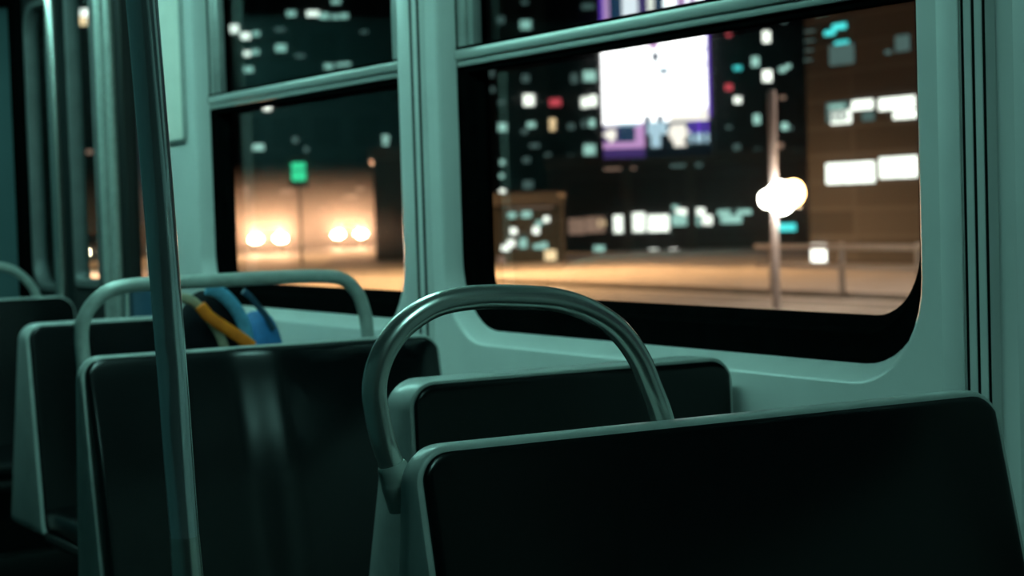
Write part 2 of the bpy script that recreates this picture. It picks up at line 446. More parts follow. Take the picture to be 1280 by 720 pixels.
make_seat('bus_seat', 1.268, 1.890, 2.548, .902, 'dark seat back with wide grey side, seen through the near steel hoop rail', rim=.008, lean=.03, flare=.30, thick=.080)
railC = [(102, 425), (104, 402), (116, 380), (136, 364), (165, 356.5), (220, 353), (290, 349.5), (350, 346.5), (405, 345.5), (430, 350), (446, 365), (455, 388), (459, 414)]
make_seat('bus_seat', 1.062, 1.870, 3.600, .896, 'wide dark seat back behind the pole, with a long low grey rail', rim=.009, lean=.20, flare=.10, thick=.030, ridge=True,
          rail=rail_pts(railC, 3.70, on_y(106, 470, 3.69), on_y(460, 424, 3.70) + Vector((0, -.005, -.12))), rail_mat=PAINTED_RAIL, rail_r=.0150)
make_seat('bus_seat', 1.300, 1.860, 4.890, .896, 'dark seat back left of the pole, grey edged and without a rail', rim=.010, lean=.16, flare=.30, thick=.07)
railE = [(-75, 372), (-60, 345), (-35, 332), (0, 333), (22, 341), (38, 356), (47, 374)]
make_seat('bus_seat', 1.15, 1.882, 6.40, .905, 'farthest seat back, low in the left corner, with an arched rail', rim=.006, lean=.20, flare=.10, r=.06,
          rail=rail_pts(railE, 6.47, None, on_y(48, 376, 6.47) + Vector((0, 0, -.10))), rail_mat=PAINTED_RAIL, rail_r=.016)

# ------------------------------------------------------------------ pole
pole = empty('stanchion_pole', (.785, 2.28, 0), 'polished steel pole standing in the aisle from floor to ceiling', 'pole')
pp = [on_y(a, b, y) for a, b, y in ((177, 0, 2.15), (197.5, 240, 2.20), (210, 400, 2.235), (216.5, 480, 2.25), (234.5, 720, 2.285))]
up_ = (pp[0] - pp[1]).normalized(); dn_ = pp[4] - pp[3]; dn_ = Vector((dn_.x * .5, 0, dn_.z)).normalized()
pt = pp[0] + up_ * ((2.20 - pp[0].z) / up_.z); pb = pp[4] + dn_ * ((.012 - pp[4].z) / dn_.z)
path = smooth_path([pt] + pp + [pb], 8)
link('tube', tube(path, .0192, seg=32), CHROME, pole)
low = [p for p in path if p.z < .79]
link('lower_sleeve', tube(low, [.0194] + [.0205] * (len(low) - 1), seg=32), STEEL, pole)
bm = tube([pb - Vector((0, 0, .011)), pb + Vector((0, 0, .004)), pb + Vector((0, 0, .012)), pb + Vector((0, 0, .035))], [.055, .055, .035, .022], seg=28, up=Vector((0, 1, 0)))
link('floor_flange', bm, STEEL, pole)
bm = tube([pt + Vector((0, 0, .018)), pt + Vector((0, 0, .006)), pt - Vector((0, 0, .004)), pt - Vector((0, 0, .03))], [.055, .055, .035, .022], seg=28)
link('ceiling_flange', bm, STEEL, pole)

# ------------------------------------------------------------------ bag
bag = empty('backpack', (1.66, 4.32, .476), 'blue and black bag with a yellow strap, on a seat behind the long low rail', 'bag')
def blob(cx, cy, z0, sx, sy, sz, p=2.6, n=20, mtop=.8):
    bm = bmesh.new(); rings = []
    for i in range(n + 1):
        t = i / n; ph = -PI / 2 + PI * t
        c = abs(math.cos(ph)) ** (2 / p); s = math.copysign(abs(math.sin(ph)) ** (2 / p), math.sin(ph))
        k = 1 - (1 - mtop) * t
        rings.append([bm.verts.new((cx + sx * k * c * math.copysign(abs(math.cos(a)) ** (2 / p), math.cos(a)), cy + sy * c * math.copysign(abs(math.sin(a)) ** (2 / p), math.sin(a)), z0 + sz * (s + 1))) for a in [2 * PI * q / 28 for q in range(28)]])
    for A, B in zip(rings, rings[1:]): bridge(bm, A, B)
    bmesh.ops.remove_doubles(bm, verts=bm.verts[:], dist=.0005)
    return bm
link('body', blob(1.622, 4.36, .476, .105, .10, .255), NAVY, bag)
link('side_pocket', blob(1.755, 4.37, .476, .065, .085, .225, mtop=.9), BLUE, bag)
def strap(name, px, Y, m, a, b, shift=0):
    pts = smooth_path([on_y(q[0], q[1], Y) for q in px], 6)
    link(name, tube(pts, .01, flat=(b, a), seg=12), m, bag)
strap('shoulder_strap', [(226, 372), (240, 376), (254, 389), (266, 405), (276, 422), (284, 445)], 4.25, BEIGE, .012, .006)
strap('chest_strap', [(250, 382), (259, 393), (270, 402), (284, 411), (299, 421), (316, 434)], 4.235, YELL, .015, .006)
strap('carry_strap', [(258, 360), (270, 363), (284, 373), (296, 388), (304, 404), (309, 424), (312, 445)], 4.27, LBLUE, .017, .008)
strap('side_strap', [(304, 364), (312, 370), (322, 382), (332, 394), (342, 412)], 4.30, NAVYPANEL, .008, .006)

# modesty panel beside the doorway
mp = empty('modesty_panel', (1.86, 5.60, 0), 'small dark blue partition panel by the doorway, low behind the pole', 'panel')
link('panel', box((1.828, 5.585, .12), (1.895, 5.61, .945), .006), NAVYPANEL, mp)
link('post', tube([(1.812, 5.60, 0), (1.812, 5.60, .5), (1.812, 5.60, .955)], .012), STEEL, mp)

# ------------------------------------------------------------------ ceiling lights (tubes behind diffusers)
def ceiling_light(x, y0, y1, label):
    r = empty('ceiling_light', (x, (y0 + y1) / 2, 2.219), label, 'ceiling light', 'strip lights along the bus ceiling')
    bm = bmesh.new(); add_box(bm, (x - .09, y0 - .03, 2.188), (x + .09, y1 + .03, 2.219), .006)
    link('housing', bm, ALU, r)
    bm = bmesh.new(); add_box(bm, (x - .07, y0, 2.165), (x + .07, y1, 2.190), .012, 3)
    link('diffuser', bm, TUBE, r)
for x, y0, y1, lb in ((.95, .45, 1.02, 'nearest of the four, short, added for the seat highlight'), (1.22, 2.55, 3.40, 'second of the four from the near end'), (1.22, 3.95, 5.05, 'third of the four from the near end'), (1.22, 5.55, 6.75, 'farthest of the four')):  # the first, short lamp is added to give the ridged seat its highlight
    ceiling_light(x, y0, y1, 'strip light on the ceiling above the seats, ' + lb)

# ================================================================== OUTSIDE
GZ = -.80
ASPH = mat('asphalt', (.20, .19, .18), .75, var=.25, scale=.6, rvar=.15)
PAVE = mat('pavement_concrete', (.30, .28, .26), .8, var=.15, scale=1.2)
PAINT = mat('road_paint', (.55, .53, .48), .7, var=.15, scale=2)
POLEM = mat('galvanised_pole', (.40, .38, .36), .5, metal=.3, var=.1)
PALE = mat('pale_post_paint', (.62, .56, .58), .5, var=.06)
DARKM = mat('dark_metal', (.03, .03, .03), .5, var=.2)
CARP = mat('car_paint', (.05, .05, .055), .3, var=.1, coat=.5)
CARG = mat('car_glass', (.01, .012, .014), .1, var=.1)
TYRE = mat('tyre_rubber', (.02, .02, .02), .8, var=.2)
W_WHITE = emit('lit_room_white', (.95, 1.0, .90), 2.2)
W_TEAL = emit('lit_room_cool', (.55, 1.0, .88), .85)
W_DIM = emit('lit_room_dim', (.50, .85, .80), .16)
W_WARM = emit('lit_room_warm', (1.0, .72, .40), 1.5)
W_DWARM = emit('lit_room_dim_warm', (1.0, .62, .45), .30)
W_RED = emit('red_sign_lamp', (1.0, .12, .16), .75)
W_CYAN = emit('cyan_sign_lamp', (.10, .95, .95), 1.1)
W_GREEN = emit('green_signal_lens', (.06, 1.0, .46), 1.0)
W_BRIGHT = emit('bright_shop_light', (1.0, .97, .88), 3.2)
EM = dict(w=W_WHITE, t=W_TEAL, d=W_DIM, y=W_WARM, o=W_DWARM, r=W_RED, c=W_CYAN, b=W_BRIGHT)
FRAME = mat('window_frame_dark', (.03, .03, .032), .5, var=.2)

structure('ground', box((2.8, -60, GZ - .3), (420, 520, GZ)), ASPH, smooth=False)
structure('pavement', box((23.2, -40, GZ), (30.0, 46, GZ + .13), .03), PAVE)
for x0, nm in ((20.6, 'road_line'), (22.5, 'road_line')):
    bm = bmesh.new(); add_box(bm, (x0, 5, GZ + .001), (x0 + .22, 120, GZ + .012))
    structure(nm, bm, PAINT, smooth=False)

def hdir(px):
    r = ray(px, 262); return Vector((r.x, r.y, 0)).normalized()
class Face:
    """a building front: plane through the ray of px0 at distance D, with its own frame"""
    def __init__(s, px0, px1, D, yaw=None):
        m = (px0 + px1) / 2
        if yaw is None:
            d = hdir(m); s.o = Vector((EYE.x, EYE.y, 0)) + d * D; s.n = -d
        else:
            s.n = Vector((-math.cos(yaw), -math.sin(yaw), 0)); s.o = Vector((EYE.x, EYE.y, 0)) + hdir(m) * D
        s.t = Vector((-s.n.y, s.n.x, 0))          # to the right as seen from the bus
        if s.t.dot(ROT @ Vector((1, 0, 0))) < 0: s.t = -s.t
        s.rz = math.atan2(s.t.y, s.t.x)
    def hit(s, px, py):
        r = ray(px, py); k = (s.o - EYE).dot(s.n) / r.dot(s.n); p = EYE + r * k
        q = p - s.o; return q.dot(s.t), p.z           # local u, world z
def building(name, label, px0, px1, pytop, D, mt, lights, yaw=None, deep=14, z1=None, extra=None, frames=False, group=None, cat='building', roof=True):
    F = Face(px0, px1, D, yaw)
    u0, _ = F.hit(px0, 262); u1, _ = F.hit(px1, 262)
    zt = z1 if z1 is not None else F.hit((px0 + px1) / 2, pytop)[1]
    root = empty(name, (F.o.x, F.o.y, GZ), label, cat, group, rz=F.rz)
    # local frame: X along the front, Y away from the bus, Z up from the ground
    bm = bmesh.new(); add_box(bm, (u0, 0, 0), (u1, deep, zt - GZ), .05, 1)
    link('walls', bm, mt, root, smooth=False, local=True)
    if roof:
        bm = bmesh.new(); add_box(bm, (u0 - .15, -.15, zt - GZ), (u1 + .15, deep + .15, zt - GZ + .5), .05, 1)
        if pytop < 0: add_box(bm, (u0 + (u1 - u0) * .3, deep * .3, zt - GZ + .5), (u0 + (u1 - u0) * .6, deep * .6, zt - GZ + 2.5), .05, 1)
        link('roof', bm, FRAME, root, smooth=False, local=True)
    for L in lights:
        cx, cy, w, h, k = L
        a, za = F.hit(cx - w / 2, cy + h / 2); b, zb = F.hit(cx + w / 2, cy - h / 2)
        _, zl = F.hit(cx - w / 2, cy - h / 2)
        zc = (za + zl) / 2; hh = (zl - za) / 2
        zc = F.hit(cx, cy)[1]
        bm = bmesh.new(); add_box(bm, (a, -.06, zc - hh - GZ), (b, .05, zc + hh - GZ), .01, 1)
        wn = link('window', bm, EM[k], root, smooth=False, local=True)
        if frames:
            bm = bmesh.new(); e = .10
            add_box(bm, (a - e, -.10, zc - hh - GZ - e), (b + e, -.02, zc - hh - GZ), .01, 1); add_box(bm, (a - e, -.10, zc + hh - GZ), (b + e, -.02, zc + hh - GZ + e), .01, 1)
            for q in (a - e, (a + b) / 2 - e / 2, b): add_box(bm, (q, -.09, zc - hh - GZ), (q + e, -.02, zc + hh - GZ), .01, 1)
            link('window_frame', bm, FRAME, wn, smooth=False, local=True)
    if extra: extra(F, root)
    return root
# -- tower beyond the second window
building('tower', 'dark high-rise seen through the second window, a few lit cool windows', 262, 512, -120, 150,
  facade('tower_glazing_navy', (.014, .024, .029), (3.2, 3.4, .55), (.008, .017, .020)),
  [(293, 36, 10, 10, 'w'), (307, 45, 11, 8, 'w'), (320, 42, 9, 6, 't'), (309, 67, 8, 6, 'w'), (319, 65, 10, 6, 't'), (311, 87, 11, 7, 't'), (350, 37, 13, 5, 'd'), (351, 60, 13, 9, 't'),
   (364, 17, 11, 7, 't'), (391, 17, 15, 7, 'w'), (405, 20, 12, 7, 't'), (419, 21, 9, 5, 't'), (430, 20, 10, 6, 't'), (420, 2, 11, 5, 't'), (411, 83, 11, 6, 't'), (425, 81, 8, 4, 't'), (434, 80, 8, 4, 't'),
   (334, 134, 9, 8, 'w'), (323, 184, 14, 8, 't'), (369, 175, 7, 8, 'd'), (383, 187, 6, 7, 'd'), (482, 172, 8, 6, 't'), (482, 179, 7, 5, 't'), (307, 226, 5, 8, 'o'), (455, 40, 10, 4, 'd'), (375, 70, 12, 5, 'd')])
building('low_block', 'low pinkish building in orange light behind the car headlights', 292, 470, 226, 118,
  facade('pink_render', (.11, .068, .06), (2.6, 3.0, .8), (.075, .045, .04)),
  [(308, 236, 5, 8, 'o'), (308, 244, 4, 4, 'o'), (358, 240, 14, 5, 'o'), (438, 246, 16, 4, 'o'), (404, 262, 9, 6, 'o'), (450, 236, 9, 4, 'o')], deep=10)
building('dark_block', 'dark unlit block at the right of the second window', 468, 520, 200, 72,
  facade('dark_brick', (.03, .025, .022), (2.4, 3.0, .7), (.015, .015, .015)), [(484, 332, 7, 4, 'o'), (496, 330, 7, 5, 'y')], deep=10)
building('tower', 'dark high-rise seen through the door glass, one lit window near the top', 40, 170, -120, 140,
  facade('tower_glazing_dark', (.014, .020, .022), (3.0, 3.4, .55), (.008, .012, .014)), [(109, 16, 17, 9, 'w'), (104, 26, 9, 11, 'y'), (115, 25, 8, 9, 'w'), (60, 130, 8, 6, 'd'), (112, 190, 9, 5, 'o')])
# -- main window, from the left
building('tower', 'slim teal-dark tower at the left of the large window', 596, 690, -80, 120,
  facade('tower_glazing_teal', (.018, .036, .040), (2.2, 3.1, .6), (.010, .022, .026)),
  [(626, 25, 9, 9, 'd'), (657, 31, 13, 11, 't'), (656, 3, 8, 5, 'd'), (657, 98, 9, 9, 'd'), (661, 125, 13, 14, 'w'), (628, 159, 10, 10, 't'), (664, 156, 10, 7, 't'), (656, 164, 8, 6, 'd'), (615, 92, 5, 8, 'd'), (616, 112, 5, 6, 'd'),
   (627, 128, 7, 5, 'd'), (628, 203, 5, 6, 't'), (627, 220, 5, 5, 't'), (628, 240, 7, 7, 'w'), (658, 200, 9, 7, 'd'), (660, 231, 12, 10, 'd'), (685, 195, 7, 7, 'd'), (668, 182, 12, 5, 'd')])
building('shop_block', 'small dark shop block with scattered white lights at its base', 606, 702, 258, 64,
  facade('shop_front', (.014, .018, .017), (2.0, 2.2, .3), (.008, .012, .012)),
  [(640, 269, 10, 7, 't'), (658, 268, 12, 8, 't'), (683, 274, 7, 7, 'w'), (674, 279, 8, 6, 't'), (642, 289, 8, 8, 'w'), (670, 288, 8, 9, 'w'), (632, 310, 10, 7, 'w'), (639, 304, 9, 8, 'w'), (654, 304, 9, 12, 't'), (655, 296, 6, 5, 'd'), (671, 308, 8, 6, 't'), (680, 307, 9, 8, 't'),
   (688, 319, 14, 13, 'y'), (662, 260, 58, 1.6, 'o'), (627, 325, 10, 10, 'o')], deep=8)
building('tower', 'near-black tower left of the bright screen, with red and yellow lights', 676, 775, -80, 135,
  facade('tower_black', (.018, .030, .036), (2.6, 3.3, .5), (.012, .022, .028)),
  [(694, 128, 14, 9, 'r'), (689, 152, 11, 7, 'y'), (689, 160, 10, 6, 'y'), (735, 8, 15, 7, 'd'), (737, 95, 15, 13, 't'), (718, 98, 8, 12, 'd'), (731, 128, 9, 13, 'w'), (741, 126, 9, 14, 'w'), (730, 155, 6, 9, 'd'), (740, 154, 7, 10, 't'), (714, 158, 8, 7, 'd'), (737, 187, 14, 13, 't'), (714, 197, 8, 7, 'd')])
building('tower', 'dark blue tower right of the bright screen, with scattered tiny windows', 880, 1012, -80, 130,
  facade('tower_blue', (.016, .024, .036), (2.4, 3.2, .6), (.009, .016, .026)),
  [(910, 32, 9, 9, 't'), (911, 44, 7, 3, 'r'), (922, 85, 10, 5, 'c'), (911, 109, 9, 8, 'r'), (922, 125, 9, 8, 'w'), (911, 159, 7, 4, 'd'), (921, 184, 9, 8, 'd'), (944, 77, 9, 12, 't'), (958, 46, 9, 14, 'w'), (959, 95, 11, 14, 'w'), (978, 87, 8, 6, 't'), (985, 83, 6, 5, 't'),
   (946, 149, 8, 12, 't'), (981, 158, 8, 9, 't'), (988, 160, 6, 5, 'd'), (947, 190, 9, 9, 'd'), (975, 182, 8, 6, 'o'), (985, 198, 8, 4, 'o'), (980, 27, 6, 4, 'd'), (978, 122, 8, 4, 'o')])
def right_extra(F, root):
    # rooftop sign box with cyan strips
    u, z = F.hit(1053, 68); bm = bmesh.new(); add_box(bm, (u - .30, -.10, z - .27 - GZ), (u + .32, .05, z + .25 - GZ), .02, 1)
BROWN = facade('brown_cladding', (.055, .056, .062), (3.4, .8, .06), (.045, .046, .05))
building('office_block', 'brown office block with two bands of bright windows, right of the lamp post', 1010, 1330, -60, 52, BROWN,
  [(1048, 140, 27, 25, 'd'), (1052, 146, 24, 17, 'w'), (1048, 133, 20, 6, 't'), (1079, 131, 25, 12, 'w'), (1086, 145, 14, 12, 'd'), (1122, 129, 44, 15, 'w'), (1132, 143, 28, 10, 'w'),
   (1064, 216, 59, 26, 'w'), (1124, 209, 46, 26, 'w'), (1053, 68, 29, 25, 'd'), (1050, 33, 16, 7, 'c'), (1038, 41, 12, 6, 'c'), (1053, 53, 16, 4, 'c'), (1027, 13, 15, 10, 't'), (1129, 54, 16, 20, 'd'), (1111, 65, 7, 5, 'd'),
   (1024, 316, 17, 22, 'b'), (1013, 39, 12, 2, 'd'), (1013, 51, 12, 2, 'd'), (1012, 63, 10, 2, 'd'), (1011, 75, 9, 2, 'd')], yaw=math.radians(0), deep=12)
building('podium_block', 'long low dark building with a strip of white windows under the bright screen', 688, 1012, 205, 76,
  facade('podium_cladding', (.035, .032, .040), (5.0, 3.4, .5), (.025, .022, .028)),
  [(721, 283, 20, 20, 'o'), (744, 281, 23, 20, 'o'), (752, 279, 9, 8, 'y'), (775, 280, 15, 22, 'w'), (793, 278, 26, 24, 'w'), (823, 279, 26, 21, 'w'), (844, 259, 8, 5, 't'), (849, 275, 18, 14, 't'), (867, 265, 28, 9, 'w'), (868, 276, 14, 12, 't'), (884, 275, 12, 12, 'w'), (905, 266, 16, 7, 't'), (914, 274, 26, 10, 't'), (930, 265, 18, 6, 't'), (849, 264, 8, 6, 'w'),
   (720, 322, 9, 12, 'o'), (749, 314, 13, 14, 't'), (741, 323, 8, 7, 'd'), (788, 313, 12, 2.5, 'd'), (788, 320, 10, 2.5, 'd'), (817, 314, 11, 6, 'w'), (842, 315, 11, 8, 'b'), (949, 307, 9, 5, 'd'), (947, 322, 9, 4, 'w'), (978, 317, 14, 8, 'c'),
   (775, 211, 40, 3, 'o'), (858, 206, 40, 6, 'd')], deep=10)

# -- the big lit screen on its steel legs
SF = Face(752, 888, 74)
scr = empty('video_billboard', (SF.o.x, SF.o.y, GZ), 'huge glowing white and purple video screen above the low building', 'billboard', rz=SF.rz)
u0, _ = SF.hit(752, 100); u1, _ = SF.hit(888, 100)
zb_, zt_ = SF.hit(820, 196)[1], SF.hit(820, -75)[1]
bm = bmesh.new(); add_box(bm, (u0 - .15, .06, zb_ - GZ - .15), (u1 + .15, .9, zt_ - GZ + .15), .04, 1)
link('casing', bm, DARKM, scr, smooth=False, local=True)
for k in (.2, .8):
    uu = u0 + (u1 - u0) * k
    bm = bmesh.new(); add_box(bm, (uu - .2, .9, 0), (uu + .2, 1.35, zt_ - GZ - .5), .03, 1)
    link('leg', bm, DARKM, scr, smooth=False, local=True)
cols = [((1, .98, 1), 3.0), ((.95, .92, 1), 1.5), ((.85, .45, .90), .9), ((.20, .10, .52), .34), ((.04, .16, .36), .30), ((.55, .80, .95), 1.1), ((1, .92, .82), 1.6), ((.01, .04, .08), .12), ((.20, .05, .85), .8), ((.10, .60, .62), .8)]
SM = [emit('screen_pixels', c, s, var=.1) for c, s in cols]
NX, NZ = 34, 68
def screen_cell(i, j):
    x = 752 + (i + .5) / NX * 136; y = 196 - (j + .5) / NZ * 271
    if x < 754.5 and y < 60: return 8
    if x > 884: return 8 if y < 150 else 7
    if y < 28:
        for a, b, k in ((752, 766, 2), (766, 780, 4), (780, 800, 1), (800, 812, 3), (812, 822, 6), (822, 832, 4), (832, 850, 0), (850, 862, 2)):
            if a <= x < b and y > -30 + (x % 13): return k
        return 0 if (int(x / 9) + int(y / 14)) % 3 else 2
    if y < 60:
        if 775 < x < 783 and y > 48: return 9
        if 800 < x < 812 and y < 52: return 3
        if 812 <= x < 824: return 2
    if 64 < y < 76 and 815 < x < 823: return 4
    if 84 < y < 93 and 823 < x < 836: return 5 if y < 87 else 4
    if y < 70 and x > 845 and 60 < y < 64: return 1
    if 80 < y < 84 and x > 855: return 1
    if y < 143 and not (y > 136 and x > 872): return 0
    if y < 147 and 756 < x < 795: return 1
    if 125 < y < 130 and 810 < x < 826: return 1
    if y < 153: return 4 if (802 < x < 812 or 818 < x < 828) else (0 if x < 838 else 6)
    if y < 158 and x < 800: return 5 if x > 770 else 1
    if (x - 761) ** 2 + (y - 167) ** 2 < 58: return 6
    if (x - 846) ** 2 + (y - 167) ** 2 < 150: return 6
    if y > 180 and 838 < x < 858 and y < 186: return 6
    if 806 < x < 834 and y < 170: return 5
    if 812 < x < 824 and y < 184: return 5
    if x < 806:
        if 178 < y < 186: return 2
        if y >= 186: return 3
        return 4 if 770 < x < 793 else (2 if x > 793 else 3)
    if x > 860 and y < 182: return 4 if (int(x / 5) % 2) else (8 if y < 170 else 5)
    return 7 if y > 170 else 4
bm = bmesh.new(); G = [[bm.verts.new((u0 + (u1 - u0) * i / NX, 0, zb_ - GZ + (zt_ - zb_) * j / NZ)) for i in range(NX + 1)] for j in range(NZ + 1)]
for j in range(NZ):
    for i in range(NX):
        f = bm.faces.new((G[j][i], G[j][i + 1], G[j + 1][i + 1], G[j + 1][i])); f.material_index = screen_cell(i, j)
ex = bmesh.ops.extrude_face_region(bm, geom=bm.faces[:])
bmesh.ops.translate(bm, vec=(0, .05, 0), verts=[v for v in ex['geom'] if isinstance(v, bmesh.types.BMVert)])
link('screen', bm, SM, scr, smooth=False, local=True)

# -- street lamps, post lamp, signal
SODIUM = (1.0, .52, .22)
LENS_O = emit('sodium_lens', (1.0, .55, .22), 22, var=.05)
LENS_W = emit('white_lens', (1.0, .95, .85), 26, var=.05)
def point(name, loc, col, watts, size=.12):
    l = bpy.data.lights.new(name, 'POINT'); l.color = col; l.energy = watts; l.shadow_soft_size = size
    o = bpy.data.objects.new(name, l); COL.objects.link(o); o.location = loc; return o
def street_lamp(x, y, h, label, watts, arm=(-1.6, 0), r=.07, group='tall sodium street lamps', col=None):
    root = empty('street_lamp', (x, y, GZ), label, 'street lamp', group)
    bm = bmesh.new(); add_tube(bm, [Vector((x, y, GZ)), Vector((x, y, GZ + .5)), Vector((x, y, GZ + .52)), Vector((x, y, GZ + h))], [r * 1.8, r * 1.6, r, r * .7], seg=14)
    link('post', bm, POLEM, root)
    ax, ay = arm
    add = smooth_path([(x, y, GZ + h - .1), (x + ax * .3, y + ay * .3, GZ + h + .25), (x + ax, y + ay, GZ + h + .35)], 6)
    link('arm', tube(add, r * .5, seg=10), POLEM, root)
    hd = Vector((x + ax, y + ay, GZ + h + .33))
    bm = bmesh.new(); add_box(bm, hd + Vector((-.35, -.16, -.04)), hd + Vector((.35, .16, .12)), .05, 3); link('lamp_head', bm, POLEM, root)
    bm = bmesh.new(); add_box(bm, hd + Vector((-.25, -.12, -.09)), hd + Vector((.25, .12, -.03)), .03, 2); link('lens', bm, LENS_O, root)
    l = bpy.data.lights.new('street_lamp_light', 'SPOT'); l.color = col or SODIUM; l.energy = watts; l.shadow_soft_size = .15
    l.spot_size = math.radians(152); l.spot_blend = .7
    lo = bpy.data.objects.new('street_lamp_light', l); COL.objects.link(lo); lo.location = hd - Vector((0, 0, .25))
# -- positions on the ground
def ground_at(px, D): return hdir(px) * D
for px, D, h, w, lb in ((583, 52, 8.5, 26000, 'sodium street lamp beyond the pillar between the two windows'), (535, 84, 9, 12000, 'far sodium street lamp beyond the pillar, near the cars'),
                        (238, 84, 9, 6000, 'sodium street lamp beyond the side panel left of the second window'), (1200, 36, 8.5, 3200, 'pale street lamp beyond the near pillar, close to the office block')):
    g = ground_at(px, D); street_lamp(g.x, g.y, h, lb, w, arm=(-.6, 0), col=(1.0, .72, .55) if px == 1200 else None)
g = ground_at(703, 62)
sp = empty('sign_post', (g.x, g.y, GZ), 'thin short post in front of the shop block', 'post')
link('post', tube([(g.x, g.y, GZ), (g.x, g.y, GZ + 1.0), (g.x, g.y, GZ + 2.25)], .06, seg=12), DARKM, sp)
link('cap', box((g.x - .10, g.y - .10, GZ + 2.24), (g.x + .10, g.y + .10, GZ + 2.34), .03), POLEM, sp)
# pale post carrying a cluster of white and amber lanterns
g = ground_at(968, 33.2)
lan = empty('lamp_post', (g.x, g.y, GZ), 'tall pale post with a glaring white and amber lantern cluster at mid height', 'lamp post')
ztop = on_x(957, 114, g.x).z; zl = on_x(970, 248, g.x).z
link('post', tube([(g.x, g.y, GZ), (g.x, g.y, 0), (g.x, g.y, zl), (g.x, g.y, ztop - .05), (g.x, g.y, ztop)], [.075, .075, .075, .075, .05], seg=16), PALE, lan)
tdir = Vector((-hdir(968).y, hdir(968).x, 0))
if tdir.dot(ROT @ Vector((1, 0, 0))) < 0: tdir = -tdir
fr_ = -hdir(968)
c0 = Vector((g.x, g.y, zl - .16)) + fr_ * .10
link('bracket', tube([c0 - tdir * .22, c0, c0 + tdir * .48], .025, seg=10), POLEM, lan)
for dx, dz, rr, m in ((-.13, .0, .14, LENS_W), (.12, .02, .26, LENS_W), (.34, .10, .20, LENS_O)):
    bm = bmesh.new(); bmesh.ops.create_icosphere(bm, subdivisions=3, radius=rr)
    bmesh.ops.transform(bm, matrix=Matrix.Translation(c0 + tdir * dx + Vector((0, 0, .15 + dz))) @ Matrix.Diagonal((1, 1, 1.15, 1)), verts=bm.verts[:])
    link('globe', bm, m, lan)
bm = bmesh.new()
add_box(bm, (-.15, -.03, -.07), (.15, .03, .07), .02, 2, M=Matrix.Translation(c0 + tdir * .22 - Vector((0, 0, .36))) @ Matrix.Rotation(math.atan2(tdir.y, tdir.x), 4, 'Z'))
link('sign_plate', bm, W_CYAN, lan)
point('lantern_light', c0 + fr_ * .6 + tdir * .25 + Vector((0, 0, .15)), (1.0, .74, .52), 55, .1)

sgd = hdir(375) * 70
sg = empty('traffic_signal', (sgd.x, sgd.y, GZ), 'traffic signal glowing green, beyond the second window', 'traffic signal')
zs = on_x(375, 213, sgd.x).z
link('post', tube([(sgd.x, sgd.y, GZ), (sgd.x, sgd.y, 1), (sgd.x, sgd.y, zs - .6)], .05, seg=12), DARKM, sg)
rzs = math.atan2(-sgd.x, sgd.y)
MS = Matrix.Translation((sgd.x, sgd.y, zs)) @ Matrix.Rotation(rzs, 4, 'Z')
bm = bmesh.new(); add_box(bm, (-.36, -.02, -.62), (.36, .30, .52), .05, 2, M=MS); link('signal_case', bm, DARKM, sg)
for dz, hh in ((.17, .13), (-.20, .19)):
    bm = bmesh.new(); add_box(bm, (-.27, -.08, dz - hh), (.27, -.01, dz + hh), .06, 3, M=MS); link('green_lens', bm, W_GREEN, sg)

